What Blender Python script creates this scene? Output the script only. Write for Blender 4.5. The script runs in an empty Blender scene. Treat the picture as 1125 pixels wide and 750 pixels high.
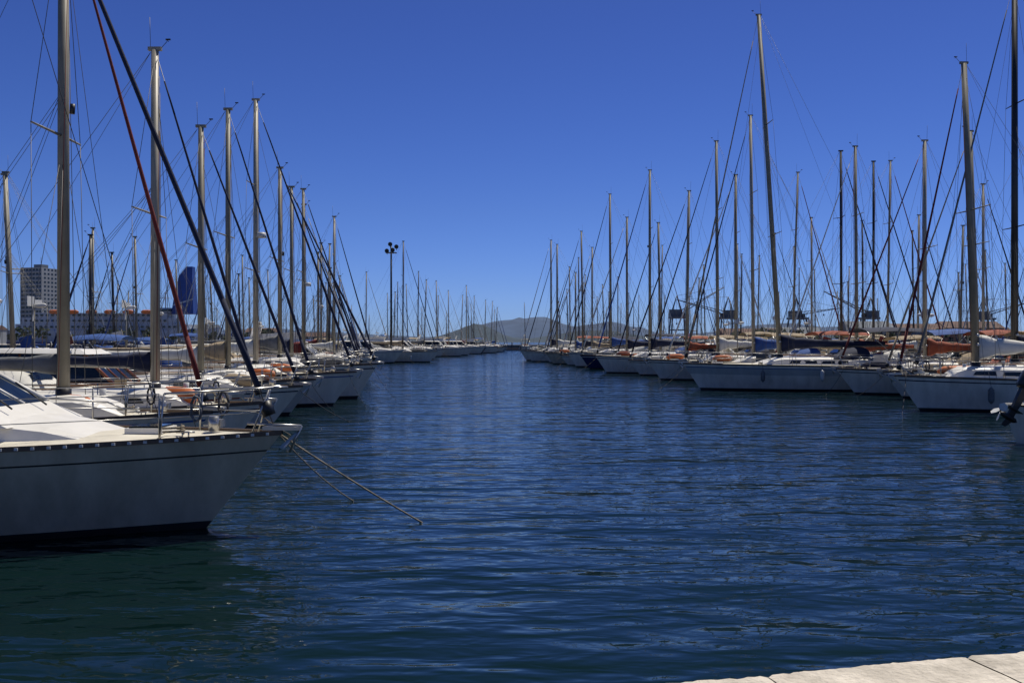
import bpy, math, random
from mathutils import Vector, Matrix, noise
random.seed(11)
D=bpy.data; scene=bpy.context.scene
scene.view_settings.view_transform='Standard'
try: scene.view_settings.look='None'
except Exception: pass
scene.view_settings.exposure=0

# ---------------------------------------------------------------- materials
def mat(name,col,rough=.5,metal=0.,var=.12,scale=3.,bump=0.,streak=False,spec=.5):
    m=D.materials.new(name); m.use_nodes=True
    nt=m.node_tree; p=nt.nodes['Principled BSDF']
    p.inputs['Roughness'].default_value=rough; p.inputs['Metallic'].default_value=metal
    p.inputs['Specular IOR Level'].default_value=spec
    tc=nt.nodes.new('ShaderNodeTexCoord'); mp=nt.nodes.new('ShaderNodeMapping')
    nt.links.new(tc.outputs['Object'],mp.inputs[0])
    if streak: mp.inputs['Scale'].default_value=(2.2,2.2,.35)
    n=nt.nodes.new('ShaderNodeTexNoise'); n.inputs['Scale'].default_value=scale; n.inputs['Detail'].default_value=6; n.inputs['Roughness'].default_value=.65
    nt.links.new(mp.outputs[0],n.inputs['Vector'])
    r=nt.nodes.new('ShaderNodeValToRGB'); r.color_ramp.elements[0].position=.3; r.color_ramp.elements[1].position=.7
    a=[max(0,c*(1-var*1.6)) for c in col]; b=[min(1,c*(1+var*.5)) for c in col]
    r.color_ramp.elements[0].color=(a[0],a[1]*.99,a[2]*.96,1); r.color_ramp.elements[1].color=(*b,1)
    nt.links.new(n.outputs['Fac'],r.inputs[0]); nt.links.new(r.outputs[0],p.inputs['Base Color'])
    if bump:
        bp=nt.nodes.new('ShaderNodeBump'); bp.inputs['Strength'].default_value=bump; bp.inputs['Distance'].default_value=.02
        n2=nt.nodes.new('ShaderNodeTexNoise'); n2.inputs['Scale'].default_value=scale*6; n2.inputs['Detail'].default_value=5
        nt.links.new(tc.outputs['Object'],n2.inputs['Vector'])
        nt.links.new(n2.outputs['Fac'],bp.inputs['Height']); nt.links.new(bp.outputs[0],p.inputs['Normal'])
    return m
MT={}
def M(name,*a,**k): MT[name]=mat(name,*a,**k)
M('gel_white',(.74,.70,.61),.38,var=.14,scale=1.3,streak=True)
M('gel_cream',(.50,.455,.345),.5,var=.17,scale=1.3,streak=True)
M('gel_grey',(.42,.44,.43),.35,var=.1,scale=1.3,streak=True)
M('gel_navy',(.015,.03,.10),.25,var=.2,scale=1.5,streak=True)
M('gel_blue',(.05,.12,.28),.3,var=.2,scale=1.5,streak=True)
M('gel_red',(.30,.03,.02),.3,var=.2,scale=1.5)
M('deck',(.70,.65,.53),.7,var=.14,scale=2.5,bump=.15)
M('cabin',(.80,.77,.70),.4,var=.08,scale=2)
M('teak',(.22,.12,.06),.6,var=.3,scale=6,bump=.2)
M('rail_wood',(.13,.085,.055),.6,var=.3,scale=6,bump=.2)
M('varnish',(.26,.08,.03),.25,var=.3,scale=5)
M('alu',(.24,.22,.17),.55,.1,var=.15,scale=2)
M('alu_light',(.34,.31,.25),.5,.1,var=.12,scale=2)
M('mast_dark',(.02,.02,.024),.4,var=.2)
M('steel',(.45,.44,.42),.3,.8,var=.05)
M('wire',(.10,.10,.10),.5,.3,var=.05)
M('glass',(.008,.014,.02),.08,var=.1)
M('boot',(.02,.022,.025),.5,var=.2)
M('antifoul',(.03,.04,.05),.8,var=.3)
M('c_navy',(.012,.018,.050),.85,var=.25,bump=.3)
M('c_blue',(.03,.09,.30),.85,var=.2,bump=.3)
M('c_red',(.17,.022,.018),.85,var=.25,bump=.3)
M('c_tan',(.36,.28,.18),.85,var=.2,bump=.3)
M('c_white',(.66,.64,.58),.85,var=.1,bump=.3)
M('c_green',(.02,.09,.06),.85,var=.2,bump=.3)
M('c_grey',(.15,.155,.16),.85,var=.2,bump=.3)
M('c_rust',(.30,.07,.03),.85,var=.25,bump=.3)
M('rope',(.26,.22,.16),.9,var=.3,scale=30)
M('rope_dark',(.05,.05,.06),.9,var=.3,scale=30)
M('black',(.015,.015,.017),.45,var=.2)
M('rubber_white',(.6,.6,.58),.5,var=.1)
M('orange',(.55,.14,.03),.6,var=.15)
M('concrete',(.34,.32,.29),.9,var=.2,scale=1.2,bump=.4)
M('stone_wall',(.24,.22,.19),.95,var=.3,scale=.5,bump=.6)
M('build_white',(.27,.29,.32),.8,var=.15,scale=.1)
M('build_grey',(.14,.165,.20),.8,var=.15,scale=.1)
M('roof_tile',(.17,.105,.085),.9,var=.25,scale=.3)
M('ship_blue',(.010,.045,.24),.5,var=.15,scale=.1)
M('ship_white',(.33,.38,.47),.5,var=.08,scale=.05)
M('crane_paint',(.06,.09,.13),.6,var=.2,scale=.3)
M('crane_red',(.16,.08,.06),.6,var=.2,scale=.3)
M('leaf',(.035,.055,.028),.9,var=.4,scale=.6)

# ---------------------------------------------------------------- mesh builder
class MB:
    def __init__(s): s.v=[];s.f=[];s.m=[];s.s=[];s.slots=[]
    def mi(s,n):
        if n not in s.slots: s.slots.append(n)
        return s.slots.index(n)
    def face(s,idx,m,sm=False): s.f.append(tuple(idx)); s.m.append(s.mi(m)); s.s.append(sm)
    def add(s,pts):
        b=len(s.v); s.v+= [tuple(p) for p in pts]; return b
    def quad(s,a,b,c,d,m,sm=False):
        i=s.add([a,b,c,d]); s.face((i,i+1,i+2,i+3),m,sm)
    def tube(s,a,b,r0,m,r1=None,seg=6,cap=True):
        a=Vector(a);b=Vector(b); r1=r0 if r1 is None else r1
        d=(b-a)
        if d.length<1e-6: return
        d.normalize(); up=Vector((0,0,1)) if abs(d.z)<.9 else Vector((1,0,0))
        u=d.cross(up).normalized(); w=d.cross(u)
        i=s.add([a+(u*math.cos(k*2*math.pi/seg)+w*math.sin(k*2*math.pi/seg))*r0 for k in range(seg)]+
                [b+(u*math.cos(k*2*math.pi/seg)+w*math.sin(k*2*math.pi/seg))*r1 for k in range(seg)])
        for k in range(seg):
            s.face((i+k,i+(k+1)%seg,i+seg+(k+1)%seg,i+seg+k),m,True)
        if cap:
            s.face([i+k for k in range(seg)][::-1],m); s.face([i+seg+k for k in range(seg)],m)
    def path(s,pts,r,m,seg=5):
        for a,b in zip(pts[:-1],pts[1:]): s.tube(a,b,r,m,seg=seg)
    def sag(s,a,b,r,m,sg=.1,n=6,seg=4):
        a=Vector(a);b=Vector(b)
        s.path([a.lerp(b,k/n)-Vector((0,0,sg*4*(k/n)*(1-k/n))) for k in range(n+1)],r,m,seg)
    def loft(s,rings,m,sm=False,closed=True,caps=True,mats=None):
        n=len(rings[0]); base=[s.add(r) for r in rings]
        for a,b in zip(base[:-1],base[1:]):
            for k in range(n if closed else n-1):
                mm=mats[k] if mats else m
                s.face((a+k,a+(k+1)%n,b+(k+1)%n,b+k),mm,sm)
        if caps and closed:
            s.face([base[0]+k for k in range(n)][::-1],m); s.face([base[-1]+k for k in range(n)],m)
    def box(s,c,sz,m,rz=0,taper=1.):
        cx,cy,cz=c; x,y,z=[q/2 for q in sz]; co,si=math.cos(rz),math.sin(rz)
        def P(px,py,pz): return (cx+px*co-py*si,cy+px*si+py*co,cz+pz)
        r0=[P(-x,-y,-z),P(x,-y,-z),P(x,y,-z),P(-x,y,-z)]
        t=taper; r1=[P(-x*t,-y*t,z),P(x*t,-y*t,z),P(x*t,y*t,z),P(-x*t,y*t,z)]
        s.loft([r0,r1],m)
    def blob(s,a,b,r,m,seg=8,n=6):
        a=Vector(a);b=Vector(b);d=b-a; L=d.length; d.normalize()
        up=Vector((0,0,1)) if abs(d.z)<.9 else Vector((1,0,0)); u=d.cross(up).normalized(); w=d.cross(u)
        rings=[]
        for k in range(n+1):
            t=k/n; rr=r*max(.12,(1-abs(2*t-1)**4)**.5)
            c=a+d*L*t
            rings.append([c+(u*math.cos(q*2*math.pi/seg)+w*math.sin(q*2*math.pi/seg))*rr for q in range(seg)])
        s.loft(rings,m,True)
    def mesh(s,name):
        me=D.meshes.new(name); me.from_pydata(s.v,[],s.f)
        for n in s.slots: me.materials.append(MT[n])
        me.polygons.foreach_set('material_index',s.m); me.polygons.foreach_set('use_smooth',s.s)
        me.update(); return me
    def obj(s,name,loc=(0,0,0),rz=0):
        return place(s.mesh(name),name,loc,rz)
def place(me,name,loc=(0,0,0),rz=0,rx=0,ry=0,sc=1):
    o=D.objects.new(name,me); scene.collection.objects.link(o)
    o.location=loc; o.rotation_euler=(rx,ry,rz); o.scale=(sc,)*3 if not hasattr(sc,'__len__') else sc
    return o

# ---------------------------------------------------------------- hull (bow deck tip at x=0, stern x=-L)
class Hull:
    def __init__(s,L,B,F,rake=.9,transom=.72,sheer=.22):
        s.L,s.B,s.F,s.rake,s.tr,s.sh=L,B,F,rake,transom,sheer
    def hb(s,x):
        t=1+x/s.L; t=min(1,max(0,t))
        if t<.42: k=s.tr+(1-s.tr)*math.sin(t/.42*math.pi/2)
        else: k=1-((t-.42)/.58)**2.1
        return max(.025,s.B/2*k)
    def zd(s,x):
        t=1+x/s.L
        return s.F*(1-s.sh*(1-t)*(1.6-.9*(1-t))/1.0*.9)
    def build(s,mb,hullm,stripe=None,boot='boot',deck='deck',toe='teak',dots=False,N=20,band=None):
        L=s.L
        ts=[1-(1-i/N)**1.35 for i in range(N+1)]
        fr=[1,.90,.865,.62,.36,.08,0,-.2,-.5]
        if dots: fr[1]=.83; fr[2]=.812
        rings=[]
        for t in ts:
            x=-L*(1-t); b=s.hb(x); zd=s.zd(x); p=.16+.75*t**3.5
            side=[]
            for f in fr:
                z=zd*f if f>=0 else f
                u=max(0,(z+.5)/(zd+.5)); y=b*u**p if f>-.5 else 0
                xx=x-s.rake*(t**5)*(zd-z)/zd + (0.25*(1-t)**6)*(zd-z)/zd
                side.append((xx,y,z))
            ring=[(q[0],q[1],q[2]) for q in side]+[(q[0],-q[1],q[2]) for q in side[:-1]][::-1]
            rings.append(ring)
        rowm=[hullm,stripe or hullm,band or hullm,hullm,hullm,boot,'antifoul','antifoul']
        mats=rowm+rowm[::-1]
        mb.loft(rings,hullm,True,closed=False,mats=mats)
        b=mb.add(rings[0]); mb.face(range(b,b+len(rings[0])),hullm)
        b=mb.add(rings[-1]); mb.face(list(range(b,b+len(rings[-1])))[::-1],hullm)
        rr=[]
        for t in ts:
            x=-L*(1-t); h=s.hb(x); z=s.zd(x)-.005
            rr.append([(x,h,z),(x,h*.5,z+.05*h),(x,0,z+.07*h),(x,-h*.5,z+.05*h),(x,-h,z)])
        mb.loft(rr,deck,True,closed=False)
        for sg in (1,-1):
            rr=[]; th=.04 if dots else .055
            for t in ts:
                x=-L*(1-t)+.02*t; h=s.hb(x)+.012; z=s.zd(x); w=min(.045,h*.8)
                rr.append([(x,sg*h,z-.02),(x,sg*h,z+th),(x,sg*(h-w),z+th),(x,sg*(h-w),z-.01)])
            mb.loft(rr,toe,False,closed=False)
            if dots:
                x=-.15
                while x>-L:
                    h=s.hb(x)+.013; z=s.zd(x)+.008
                    mb.box((x,sg*h,z),(.045,.02,.034),'rubber_white',taper=.9); x-=.165
def rails(mb,h,sg_h=.6,pul=True,step=1.9,end=None,r=.0125):
    L=h.L; end=end or -L+.2
    def ed(x,z=0,i=.07): 
        return (x,max(.03,h.hb(x)-i),h.zd(x)+z)
    def mir(p,s): return (p[0],p[1]*s,p[2])
    xs=[]; x=-1.35
    if pul:
        for s in (1,-1):
            a=ed(-1.35);b=ed(-.35)
            mb.tube(mir(a,s),mir(ed(-1.3,sg_h),s),r,'steel'); mb.tube(mir(b,s),mir(ed(-.15,sg_h*.98),s),r,'steel')
            mb.path([mir(ed(-1.3,sg_h),s),mir(ed(-.6,sg_h+.01),s),(-.05,.16*s,h.zd(0)+sg_h+.02),(.09,0,h.zd(0)+sg_h+.02)],r*1.15,'steel')
            mb.path([mir(ed(-1.3,sg_h*.5),s),mir(ed(-.25,sg_h*.5),s)],r*.8,'steel')
    while x>end: xs.append(x); x-=step
    xs.append(end)
    for s in (1,-1):
        for x in xs: mb.tube(mir(ed(x),s),mir(ed(x,sg_h),s),r,'steel',seg=5)
        for zz in (sg_h,sg_h*.5):
            mb.path([mir(ed(x,zz),s) for x in xs],.006,'steel',seg=4)
    a=ed(end,sg_h); mb.path([a,(-L+.05,a[1]*.7,a[2]),(-L+.05,-a[1]*.7,a[2]),mir(a,-1)],r*1.1,'steel')
def trunk(mb,h,x0,x1,hh,w,m='cabin',win=True,frontslope=.9,winm='glass',nw=3):
    R=[]
    def sec(x,k):
        z0=h.zd(x)-.02; ww=min(w,h.hb(x)*.62); H=hh*k+.04
        return [(x,ww,z0),(x,ww*.93,z0+H*.8),(x,ww*.72,z0+H*.97),(x,0,z0+H*1.06),(x,-ww*.72,z0+H*.97),(x,-ww*.93,z0+H*.8),(x,-ww,z0)]
    xs=[x0,x0-frontslope*.5,x0-frontslope]+[x0-frontslope+(x1-x0+frontslope)*k/4 for k in range(1,5)]
    ks=[.05,.6,.92,.97,1,1,1]
    for x,k in zip(xs,ks): R.append(sec(x,k))
    mb.loft(R,m,False)
    if win:
        xa=x0-frontslope*1.1; xb=x1+.25; seg=(xb-xa)/nw
        for s in (1,-1):
            for q in range(nw):
                a=xa+seg*q-.06; b=xa+seg*(q+1)+.06
                def P(x,f,kk):
                    k=.95; z0=h.zd(x)-.02; ww=min(w,h.hb(x)*.62); H=hh*k+.04
                    return (x,s*(ww*(1-.07*f)+.008),z0+H*.8*f)
                mb.quad(P(a-.06,.42,1),P(b,.42,1),P(b+.04,.86,1),P(a-.16,.80,1),winm)
    return h.zd(x1)+hh
def anchor(mb,z):
    mb.box((.02,0,z+.04),(.5,.12,.05),'steel')
    mb.tube((-.45,0,z+.1),(.28,0,z+.07),.02,'steel'); mb.tube((.28,0,z+.07),(.12,0,z-.28),.018,'steel')
    for s in (1,-1): mb.loft([[(.22,0,z-.0),(.24,0,z-.02),(.2,0,z-.06)],[(.02,.16*s,z-.20),(.05,.16*s,z-.22),(.0,.1*s,z-.26)]],'steel')
    mb.tube((-.9,0,z),(-.9,0,z+.2),.07,'steel',seg=8); mb.box((-.9,.1,z+.1),(.18,.16,.1),'steel')

def sailboat(L=9.5,B=3.1,F=1.15,H=11,J=3.,hullm='gel_white',stripe='c_navy',furl='c_white',cover='c_navy',hood='c_navy',
             mast='alu',mr=.085,lean=0,det=2,rake=.9,nsp=1,toe='rail_wood',dots=False,furlr=.055,cab=.42,moor=True,rnd=None,band=None,wheelhouse=False,sheer=.22,lmat='rope',canopy=None,furlgap=.1,lines=None,kit=True,csz=1.,clutter=1,fenders=True):
    rnd=rnd or random.Random(int(L*100+H*10)); mb=MB(); h=Hull(L,B,F,rake,rnd.uniform(.62,.8),sheer)
    h.build(mb,hullm,stripe,toe=toe,dots=dots,N=20 if det>1 else 10,band=band)
    ctop=h.zd(-J)+cab
    if wheelhouse:
        trunk(mb,h,-2.3,-6.6,.30,B*.30,frontslope=1.0,nw=3)
        z0=h.zd(-4.2)+.24; w=B*.31
        A=[(-3.15,w*.8,z0),(-3.15,-w*.8,z0),(-7.2,-w,z0-.1),(-7.2,w,z0-.1)]
        Bm=[(-3.65,w*.77,z0+.22),(-3.65,-w*.77,z0+.22),(-7.2,-w*.97,z0+.23),(-7.2,w*.97,z0+.23)]
        C=[(-4.35,w*.70,z0+.62),(-4.35,-w*.70,z0+.62),(-7.2,-w*.88,z0+.68),(-7.2,w*.88,z0+.68)]
        Dd=[(-4.55,w*.6,z0+.70),(-4.55,-w*.6,z0+.70),(-7.1,-w*.8,z0+.76),(-7.1,w*.8,z0+.76)]
        mb.loft([A,Bm],'cabin'); mb.loft([Bm,C],'glass'); mb.loft([C,Dd],'cabin')
        for i,j in ((0,0),(1,1),(2,2),(3,3)): mb.tube(Bm[i],C[j],.035,'cabin')
        for k in (1/3,2/3):
            mb.tube(Vector(Bm[0]).lerp(Vector(Bm[1]),k),Vector(C[0]).lerp(Vector(C[1]),k),.022,'cabin')
            mb.tube(Vector(Bm[0]).lerp(Vector(Bm[3]),k),Vector(C[0]).lerp(Vector(C[3]),k),.03,'cabin')
            mb.tube(Vector(Bm[1]).lerp(Vector(Bm[2]),k),Vector(C[1]).lerp(Vector(C[2]),k),.03,'cabin')
        for q in (.35,-.35): mb.tube((-3.4,q*w,z0+.2),(-3.95,q*w+.2,z0+.50),.012,'black')
        mb.path([(-2.6,w*.9,h.zd(-3)+.3),(-2.8,w*.8,h.zd(-3)+.42),(-4.2,w*.8,h.zd(-3)+.5)],.014,'steel')
    else:
        trunk(mb,h,-max(1.5,J-1.3),-L*.64,cab,B*.31,m='cabin' if hullm!='gel_cream' else 'deck',nw=rnd.choice([2,3,4]),frontslope=rnd.uniform(.6,1.3))
    zf=h.zd(-1.6)
    mb.box((-1.75,0,zf+.09),(.5,.5,.07),'cabin'); mb.box((-1.75,0,zf+.135),(.42,.42,.03),'glass')
    for s in (1,-1):
        y=B*.30*s; z=h.zd(-L*.8)
        mb.loft([[(-L*.63,y-.09,z),(-L*.63,y+.09,z),(-L*.63,y+.05,z+.34),(-L*.63,y-.05,z+.34)],
                 [(-L*.95,y-.09,z),(-L*.95,y+.09,z),(-L*.95,y+.05,z+.2),(-L*.95,y-.05,z+.2)]],'cabin')
        mb.tube((-L*.74,y,z+.28),(-L*.74,y,z+.44),.06,'steel',.05,seg=8)
    if det>1:
        anchor(mb,h.zd(0)+.03)
        z=h.zd(-L*.85)
        pts=[(-L*.86,.38*math.cos(a*math.pi/6),z+.65+.38*math.sin(a*math.pi/6)) for a in range(13)]
        mb.path(pts,.014,'steel',4); mb.tube((-L*.86,0,z),(-L*.84,0,z+.7),.05,'cabin')
        for q in range(4):
            cx=-rnd.uniform(1.0,J+1.5); cy=rnd.uniform(-.7,.7)*h.hb(cx); rr_=rnd.uniform(.1,.17)
            mb.path([(cx+rr_*math.cos(a*.8)*(1+.1*math.sin(a)),cy+rr_*math.sin(a*.8),h.zd(cx)+.07+.006*a) for a in range(18)],.013,rnd.choice(['rope','rope_dark','rubber_white']),4)
        for s in (1,-1):
            mb.path([(-J-.3,s*B*.2,ctop+.02),(-J-.3,s*B*.2,ctop+.09),(-L*.6,s*B*.2,ctop+.09),(-L*.6,s*B*.2,ctop+.0)],.014,'teak',4)
            zc=h.zd(-.9)+.55; yc=s*(h.hb(-.95)-.05)
            if rnd.random()<.6:
                mb.path([(-.95+.07*math.cos(a*.9),yc+.03*math.sin(a*2),zc-.16+.17*math.sin(a*.9)) for a in range(22)],.014,rnd.choice(['rope','rope_dark','c_grey']),4)
            yc=s*h.hb(-1.1)*.75; zc=h.zd(-1.1)+.03
            mb.tube((-.98,yc,zc+.06),(-1.22,yc,zc+.06),.013,'steel',seg=5); mb.tube((-1.06,yc,zc),(-1.06,yc,zc+.06),.012,'steel',seg=5); mb.tube((-1.14,yc,zc),(-1.14,yc,zc+.06),.012,'steel',seg=5)
        mb.tube((-J+.6,.3,ctop-.1),(-J+.6,.3,ctop+.12),.05,'rubber_white',.07,seg=8)
    rails(mb,h,.6,True,r=.0125)
    # loose kit carried on deck
    if clutter and det>0:
        if rnd.random()<.35:
            x=-rnd.uniform(1.9,2.6); zz=h.zd(x)+.2
            c=rnd.choice(['c_grey','c_white','c_navy'])
            for s in (1,-1): mb.blob((x+.7,s*.22,zz),(x-1.2,s*.35,zz+.05),.2,c)
            mb.box((x-.3,0,zz),(1.5,.5,.16),c)
        if rnd.random()<.6:
            x=-rnd.uniform(1.2,2.4); mb.blob((x,-.35,h.zd(x)+.2),(x-1.1,.25,h.zd(x)+.25),.2,rnd.choice(['c_navy','c_tan','c_rust','c_white','c_rust','orange']))
        for q in range(3):
            if rnd.random()<.6:
                x=-L*rnd.uniform(.4,.95); s=rnd.choice([1,-1]); y=s*(h.hb(x)-.05); z1=h.zd(x)+.6; c=rnd.choice(['c_white','c_blue','c_navy','c_red','c_tan','c_grey'])
                w_=rnd.uniform(.3,.9); mb.loft([[(x+w_*k/4,y+.012+.02*math.sin(k*2.1),z1+.01),(x+w_*k/4,y+.012+.035*math.sin(k*2.1+1),z1-.25),(x+w_*k/4,y+.012+.04*math.sin(k*1.7),z1-rnd.uniform(.42,.5))] for k in range(5)],c,True,closed=False)
        for q in range(rnd.randint(1,4)):
            x=-L*rnd.uniform(.72,.93); mb.box((x,rnd.uniform(-.35,.35)*B,h.zd(x)+.2),(.3,.2,.38),rnd.choice(['c_blue','rubber_white','orange','c_red','c_grey']),rnd.uniform(0,3),.9)
        if rnd.random()<.35:
            mb.tube((-L+.3,-B*.25,h.zd(-L)),(-L+.3,-B*.25,h.zd(-L)+2.6),.03,'alu'); mb.blob((-L+.3,-B*.25-.0,h.zd(-L)+2.65),(-L+.75,-B*.25,h.zd(-L)+2.68),.08,'rubber_white')
            for q in range(3):
                a=q*2.094+.4; mb.box((-L+.3,-B*.25+.26*math.cos(a),h.zd(-L)+2.65+.26*math.sin(a)),(.02,.08+.42*abs(math.cos(a)),.08+.42*abs(math.sin(a))),'rubber_white')
        if rnd.random()<.4:
            x=-L-.05; z1=h.zd(-L)+.55; mb.tube((x,.3,z1),(x-.35,.3,z1+1.2),.013,'alu')
            c=rnd.choice(['c_red','c_blue','c_white']); mb.loft([[(x-.2-.5*k/4,.3+.05*math.sin(k*1.8),z1+.75-.12*k/4),(x-.34-.5*k/4,.3+.06*math.sin(k*1.8+.5),z1+1.15-.14*k/4)] for k in range(5)],c,True,closed=False)
    if hood:
        z=h.zd(-L*.62)+cab*.85; w=B*.30; R=[]
        for x,k in ((-L*.56,.05),(-L*.60,.75),(-L*.66,1.),(-L*.70,.96)):
            R.append([(x,w*math.cos(a*math.pi/8),z+ .62*k*math.sin(a*math.pi/8)**.7 if 0<a<8 else z) for a in range(9)])
        mb.loft(R,hood,True,closed=False)
        if det>1:
            zq=z+.33; mb.quad((-L*.585,w*.5,zq),(-L*.585,-w*.5,zq),(-L*.600-.02,-w*.45,zq+.17),(-L*.600-.02,w*.45,zq+.17),'glass')
    if canopy:
        z=h.zd(-L*.8)+1.75; w=B*.36
        R=[[(x,w*math.cos(a*math.pi/6),z+dz+.22*math.sin(a*math.pi/6)) for a in range(7)] for x,dz in ((-L*.68,-.03),(-L*.80,.05),(-L*.95,-.05))]
        mb.loft(R,canopy,True,closed=False)
        for x in (-L*.68,-L*.95):
            for s in (1,-1): mb.tube((x,s*w,z),(-L*.82,s*w,h.zd(-L*.8)+.1),.013,'steel')
    mz0=ctop-.1; sl=lean/(H-mz0)
    def mp(z,dx=0,dy=0): return (-J+sl*(z-mz0)+dx,dy,z)
    mb.tube(mp(mz0),mp(H),mr,mast,mr*.78,seg=10)
    mb.tube(mp(mz0),mp(mz0+.25),mr*1.25,'black',mr*1.2,seg=10)
    for q in range(2):
        zz=mz0+.9+.35*q; mb.tube(mp(zz,.0,mr),mp(zz,.0,mr+.12),.05,'steel',seg=8)
    mb.box(mp(H+.03),(.30,.09,.08),mast)
    if kit:
        mb.tube(mp(H,-.1),mp(H+.75,-.12),.006,'wire',seg=4)
        mb.tube(mp(H,.1),mp(H+.2,.28),.008,'wire',seg=4)
        mb.box(mp(H+.24,.30),(.11,.02,.035),'black'); mb.tube(mp(H+.22,.28,-.08),mp(H+.22,.28,.08),.010,'black',seg=4)
    if rnd.random()<.3: mb.tube(mp(H*.62,mr*1.4),mp(H*.62+.18,mr*1.5),.05,'black',seg=8)
    if rnd.random()<.15:
        mb.tube(mp(H*.55,.22),mp(H*.55+.2,.22),.2,'rubber_white',.16,seg=10)
    sps=[.52] if nsp==1 else [.36,.68]
    ch=(-J-.05,h.hb(-J)-.12,h.zd(-J))
    for s in (1,-1):
        prev=(ch[0],s*ch[1],ch[2])
        for i,k in enumerate(sps):
            z=mz0+(H-mz0)*k; hl=(.46 if i==0 else .36)*B*.72
            tip=mp(z+.05,-.12,s*hl)
            mb.tube(mp(z),tip,.030,mast,.018,seg=5)
            mb.tube(prev,tip,.007,'wire',seg=4); 
            mb.tube((ch[0]-.35,s*ch[1],ch[2]),mp(z-.1),.006,'wire',seg=4)
            prev=tip
        mb.tube(prev,mp(H-.1),.007,'wire',seg=4)
        mb.tube((ch[0]+.4,s*ch[1],ch[2]),mp(mz0+(H-mz0)*sps[0]-.1),.006,'wire',seg=4)
        if cover:
            for fx_ in (.45,.8): mb.tube(mp(mz0+(H-mz0)*.6,-.05,s*.05),(-J-(L*.8-J)*fx_,s*.1,ctop+.65),.005,'wire',seg=4)
    for q in range(3):
        mb.tube(mp(mz0+.3,rnd.uniform(-.05,.22),rnd.uniform(-.2,.2)),mp(H-rnd.uniform(.1,2),.1,rnd.uniform(-.04,.04)),.0065,rnd.choice(['wire','rope','rope_dark','c_red']),seg=4)
    fb=Vector((-furlgap,0,h.zd(0)+.12)); ft=Vector(mp(H-.25,.08)); mb.tube(fb,ft,.008,'wire',seg=4)
    if furl:
        nseg=9
        for q in range(nseg):
            t0=.04+.9*q/nseg; t1=.04+.9*(q+1)/nseg
            k=lambda t: furlr*(1.15-.75*t)*(1+.06*math.sin(t*60))
            mb.tube(fb.lerp(ft,t0),fb.lerp(ft,t1),k(t0),furl,k(t1),seg=7,cap=(q in(0,nseg-1)))
        mb.tube(fb.lerp(ft,.01),fb.lerp(ft,.025),.09,'black',seg=8)
    mb.tube((-L+.1,0,h.zd(-L)),mp(H-.05,-.1),.0065,'wire',seg=4)
    mb.tube(mp(H-1,.05),(-1.6,.0,zf+.1),.0055,'rope_dark',seg=4)
    bz=ctop+.50; be=-L*.80; a=Vector(mp(bz,-.08)); e=Vector((be,rnd.uniform(-.1,.1),bz+.1))
    mb.tube(a,e,.06,mast,seg=7)
    if cover:
        R=[]; nn=14
        for q in range(nn+1):
            t=q/nn; c=a.lerp(e,t*.97)+Vector((0,0,(.08+.07*(1-t))*csz)); r=.145*csz*(1-.5*t)*(1+.13*math.sin(q*2.3)); zz=1.4-.4*t+(.9*(1-t)**6)
            R.append([(c.x,c.y+r*math.cos(k*math.pi/4),c.z+r*zz*math.sin(k*math.pi/4)) for k in range(8)])
        mb.loft(R,cover,True)
    mb.tube(e+Vector((.1,0,0)),mp(H-.05,-.1),.005,'wire',seg=4)
    mb.tube(e+Vector((.4,0,0)),(be+.3,0,h.zd(be)+.2),.012,'rope',seg=4)
    if det>0 and fenders:
        for s in (1,-1):
            for q in range(rnd.randint(2,4)):
                x=-L*(.28+.2*q)+rnd.uniform(-.4,.4); y=s*(h.hb(x)+.11); z=h.zd(x)-rnd.uniform(.1,.4)
                fm=rnd.choice(['rubber_white','c_navy','rubber_white','c_blue','c_grey'])
                mb.blob((x,y,z),(x+rnd.uniform(-.05,.05),y,z-.6),.11,fm); mb.tube((x,y,z),(x,s*(h.hb(x)-.07),h.zd(x)+.3),.008,'rope_dark',seg=4)
    if rnd.random()<.25:
        y=h.hb(-L+.4)-.05; z=h.zd(-L)+.45
        pts=[(-L+.35+.2*math.cos(a*math.pi/5),y,z+.24*math.sin(a*math.pi/5)) for a in range(9)]; mb.path(pts,.06,'orange',6)
    z=h.zd(0)
    if lines:
        for (y0,x1,y1,sg,r) in lines: mb.sag((-.25,y0,z+.12),(x1,y1,-.05),r,lmat,sg,n=10)
    elif moor and rnd.random()<.75:
        s=rnd.choice([1,-1]); mb.sag((-.3,s*.2,z+.05),(rnd.uniform(.3,1.7),s*rnd.uniform(.4,1.6),-.1),.010,rnd.choice(['rope','rope_dark']),.14)
    for s in (1,-1): mb.sag((-L+.2,s*h.hb(-L)*.9,h.zd(-L)),(-L-2.0,s*.9,.55),.012,'rope',.08)
    return mb

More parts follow.
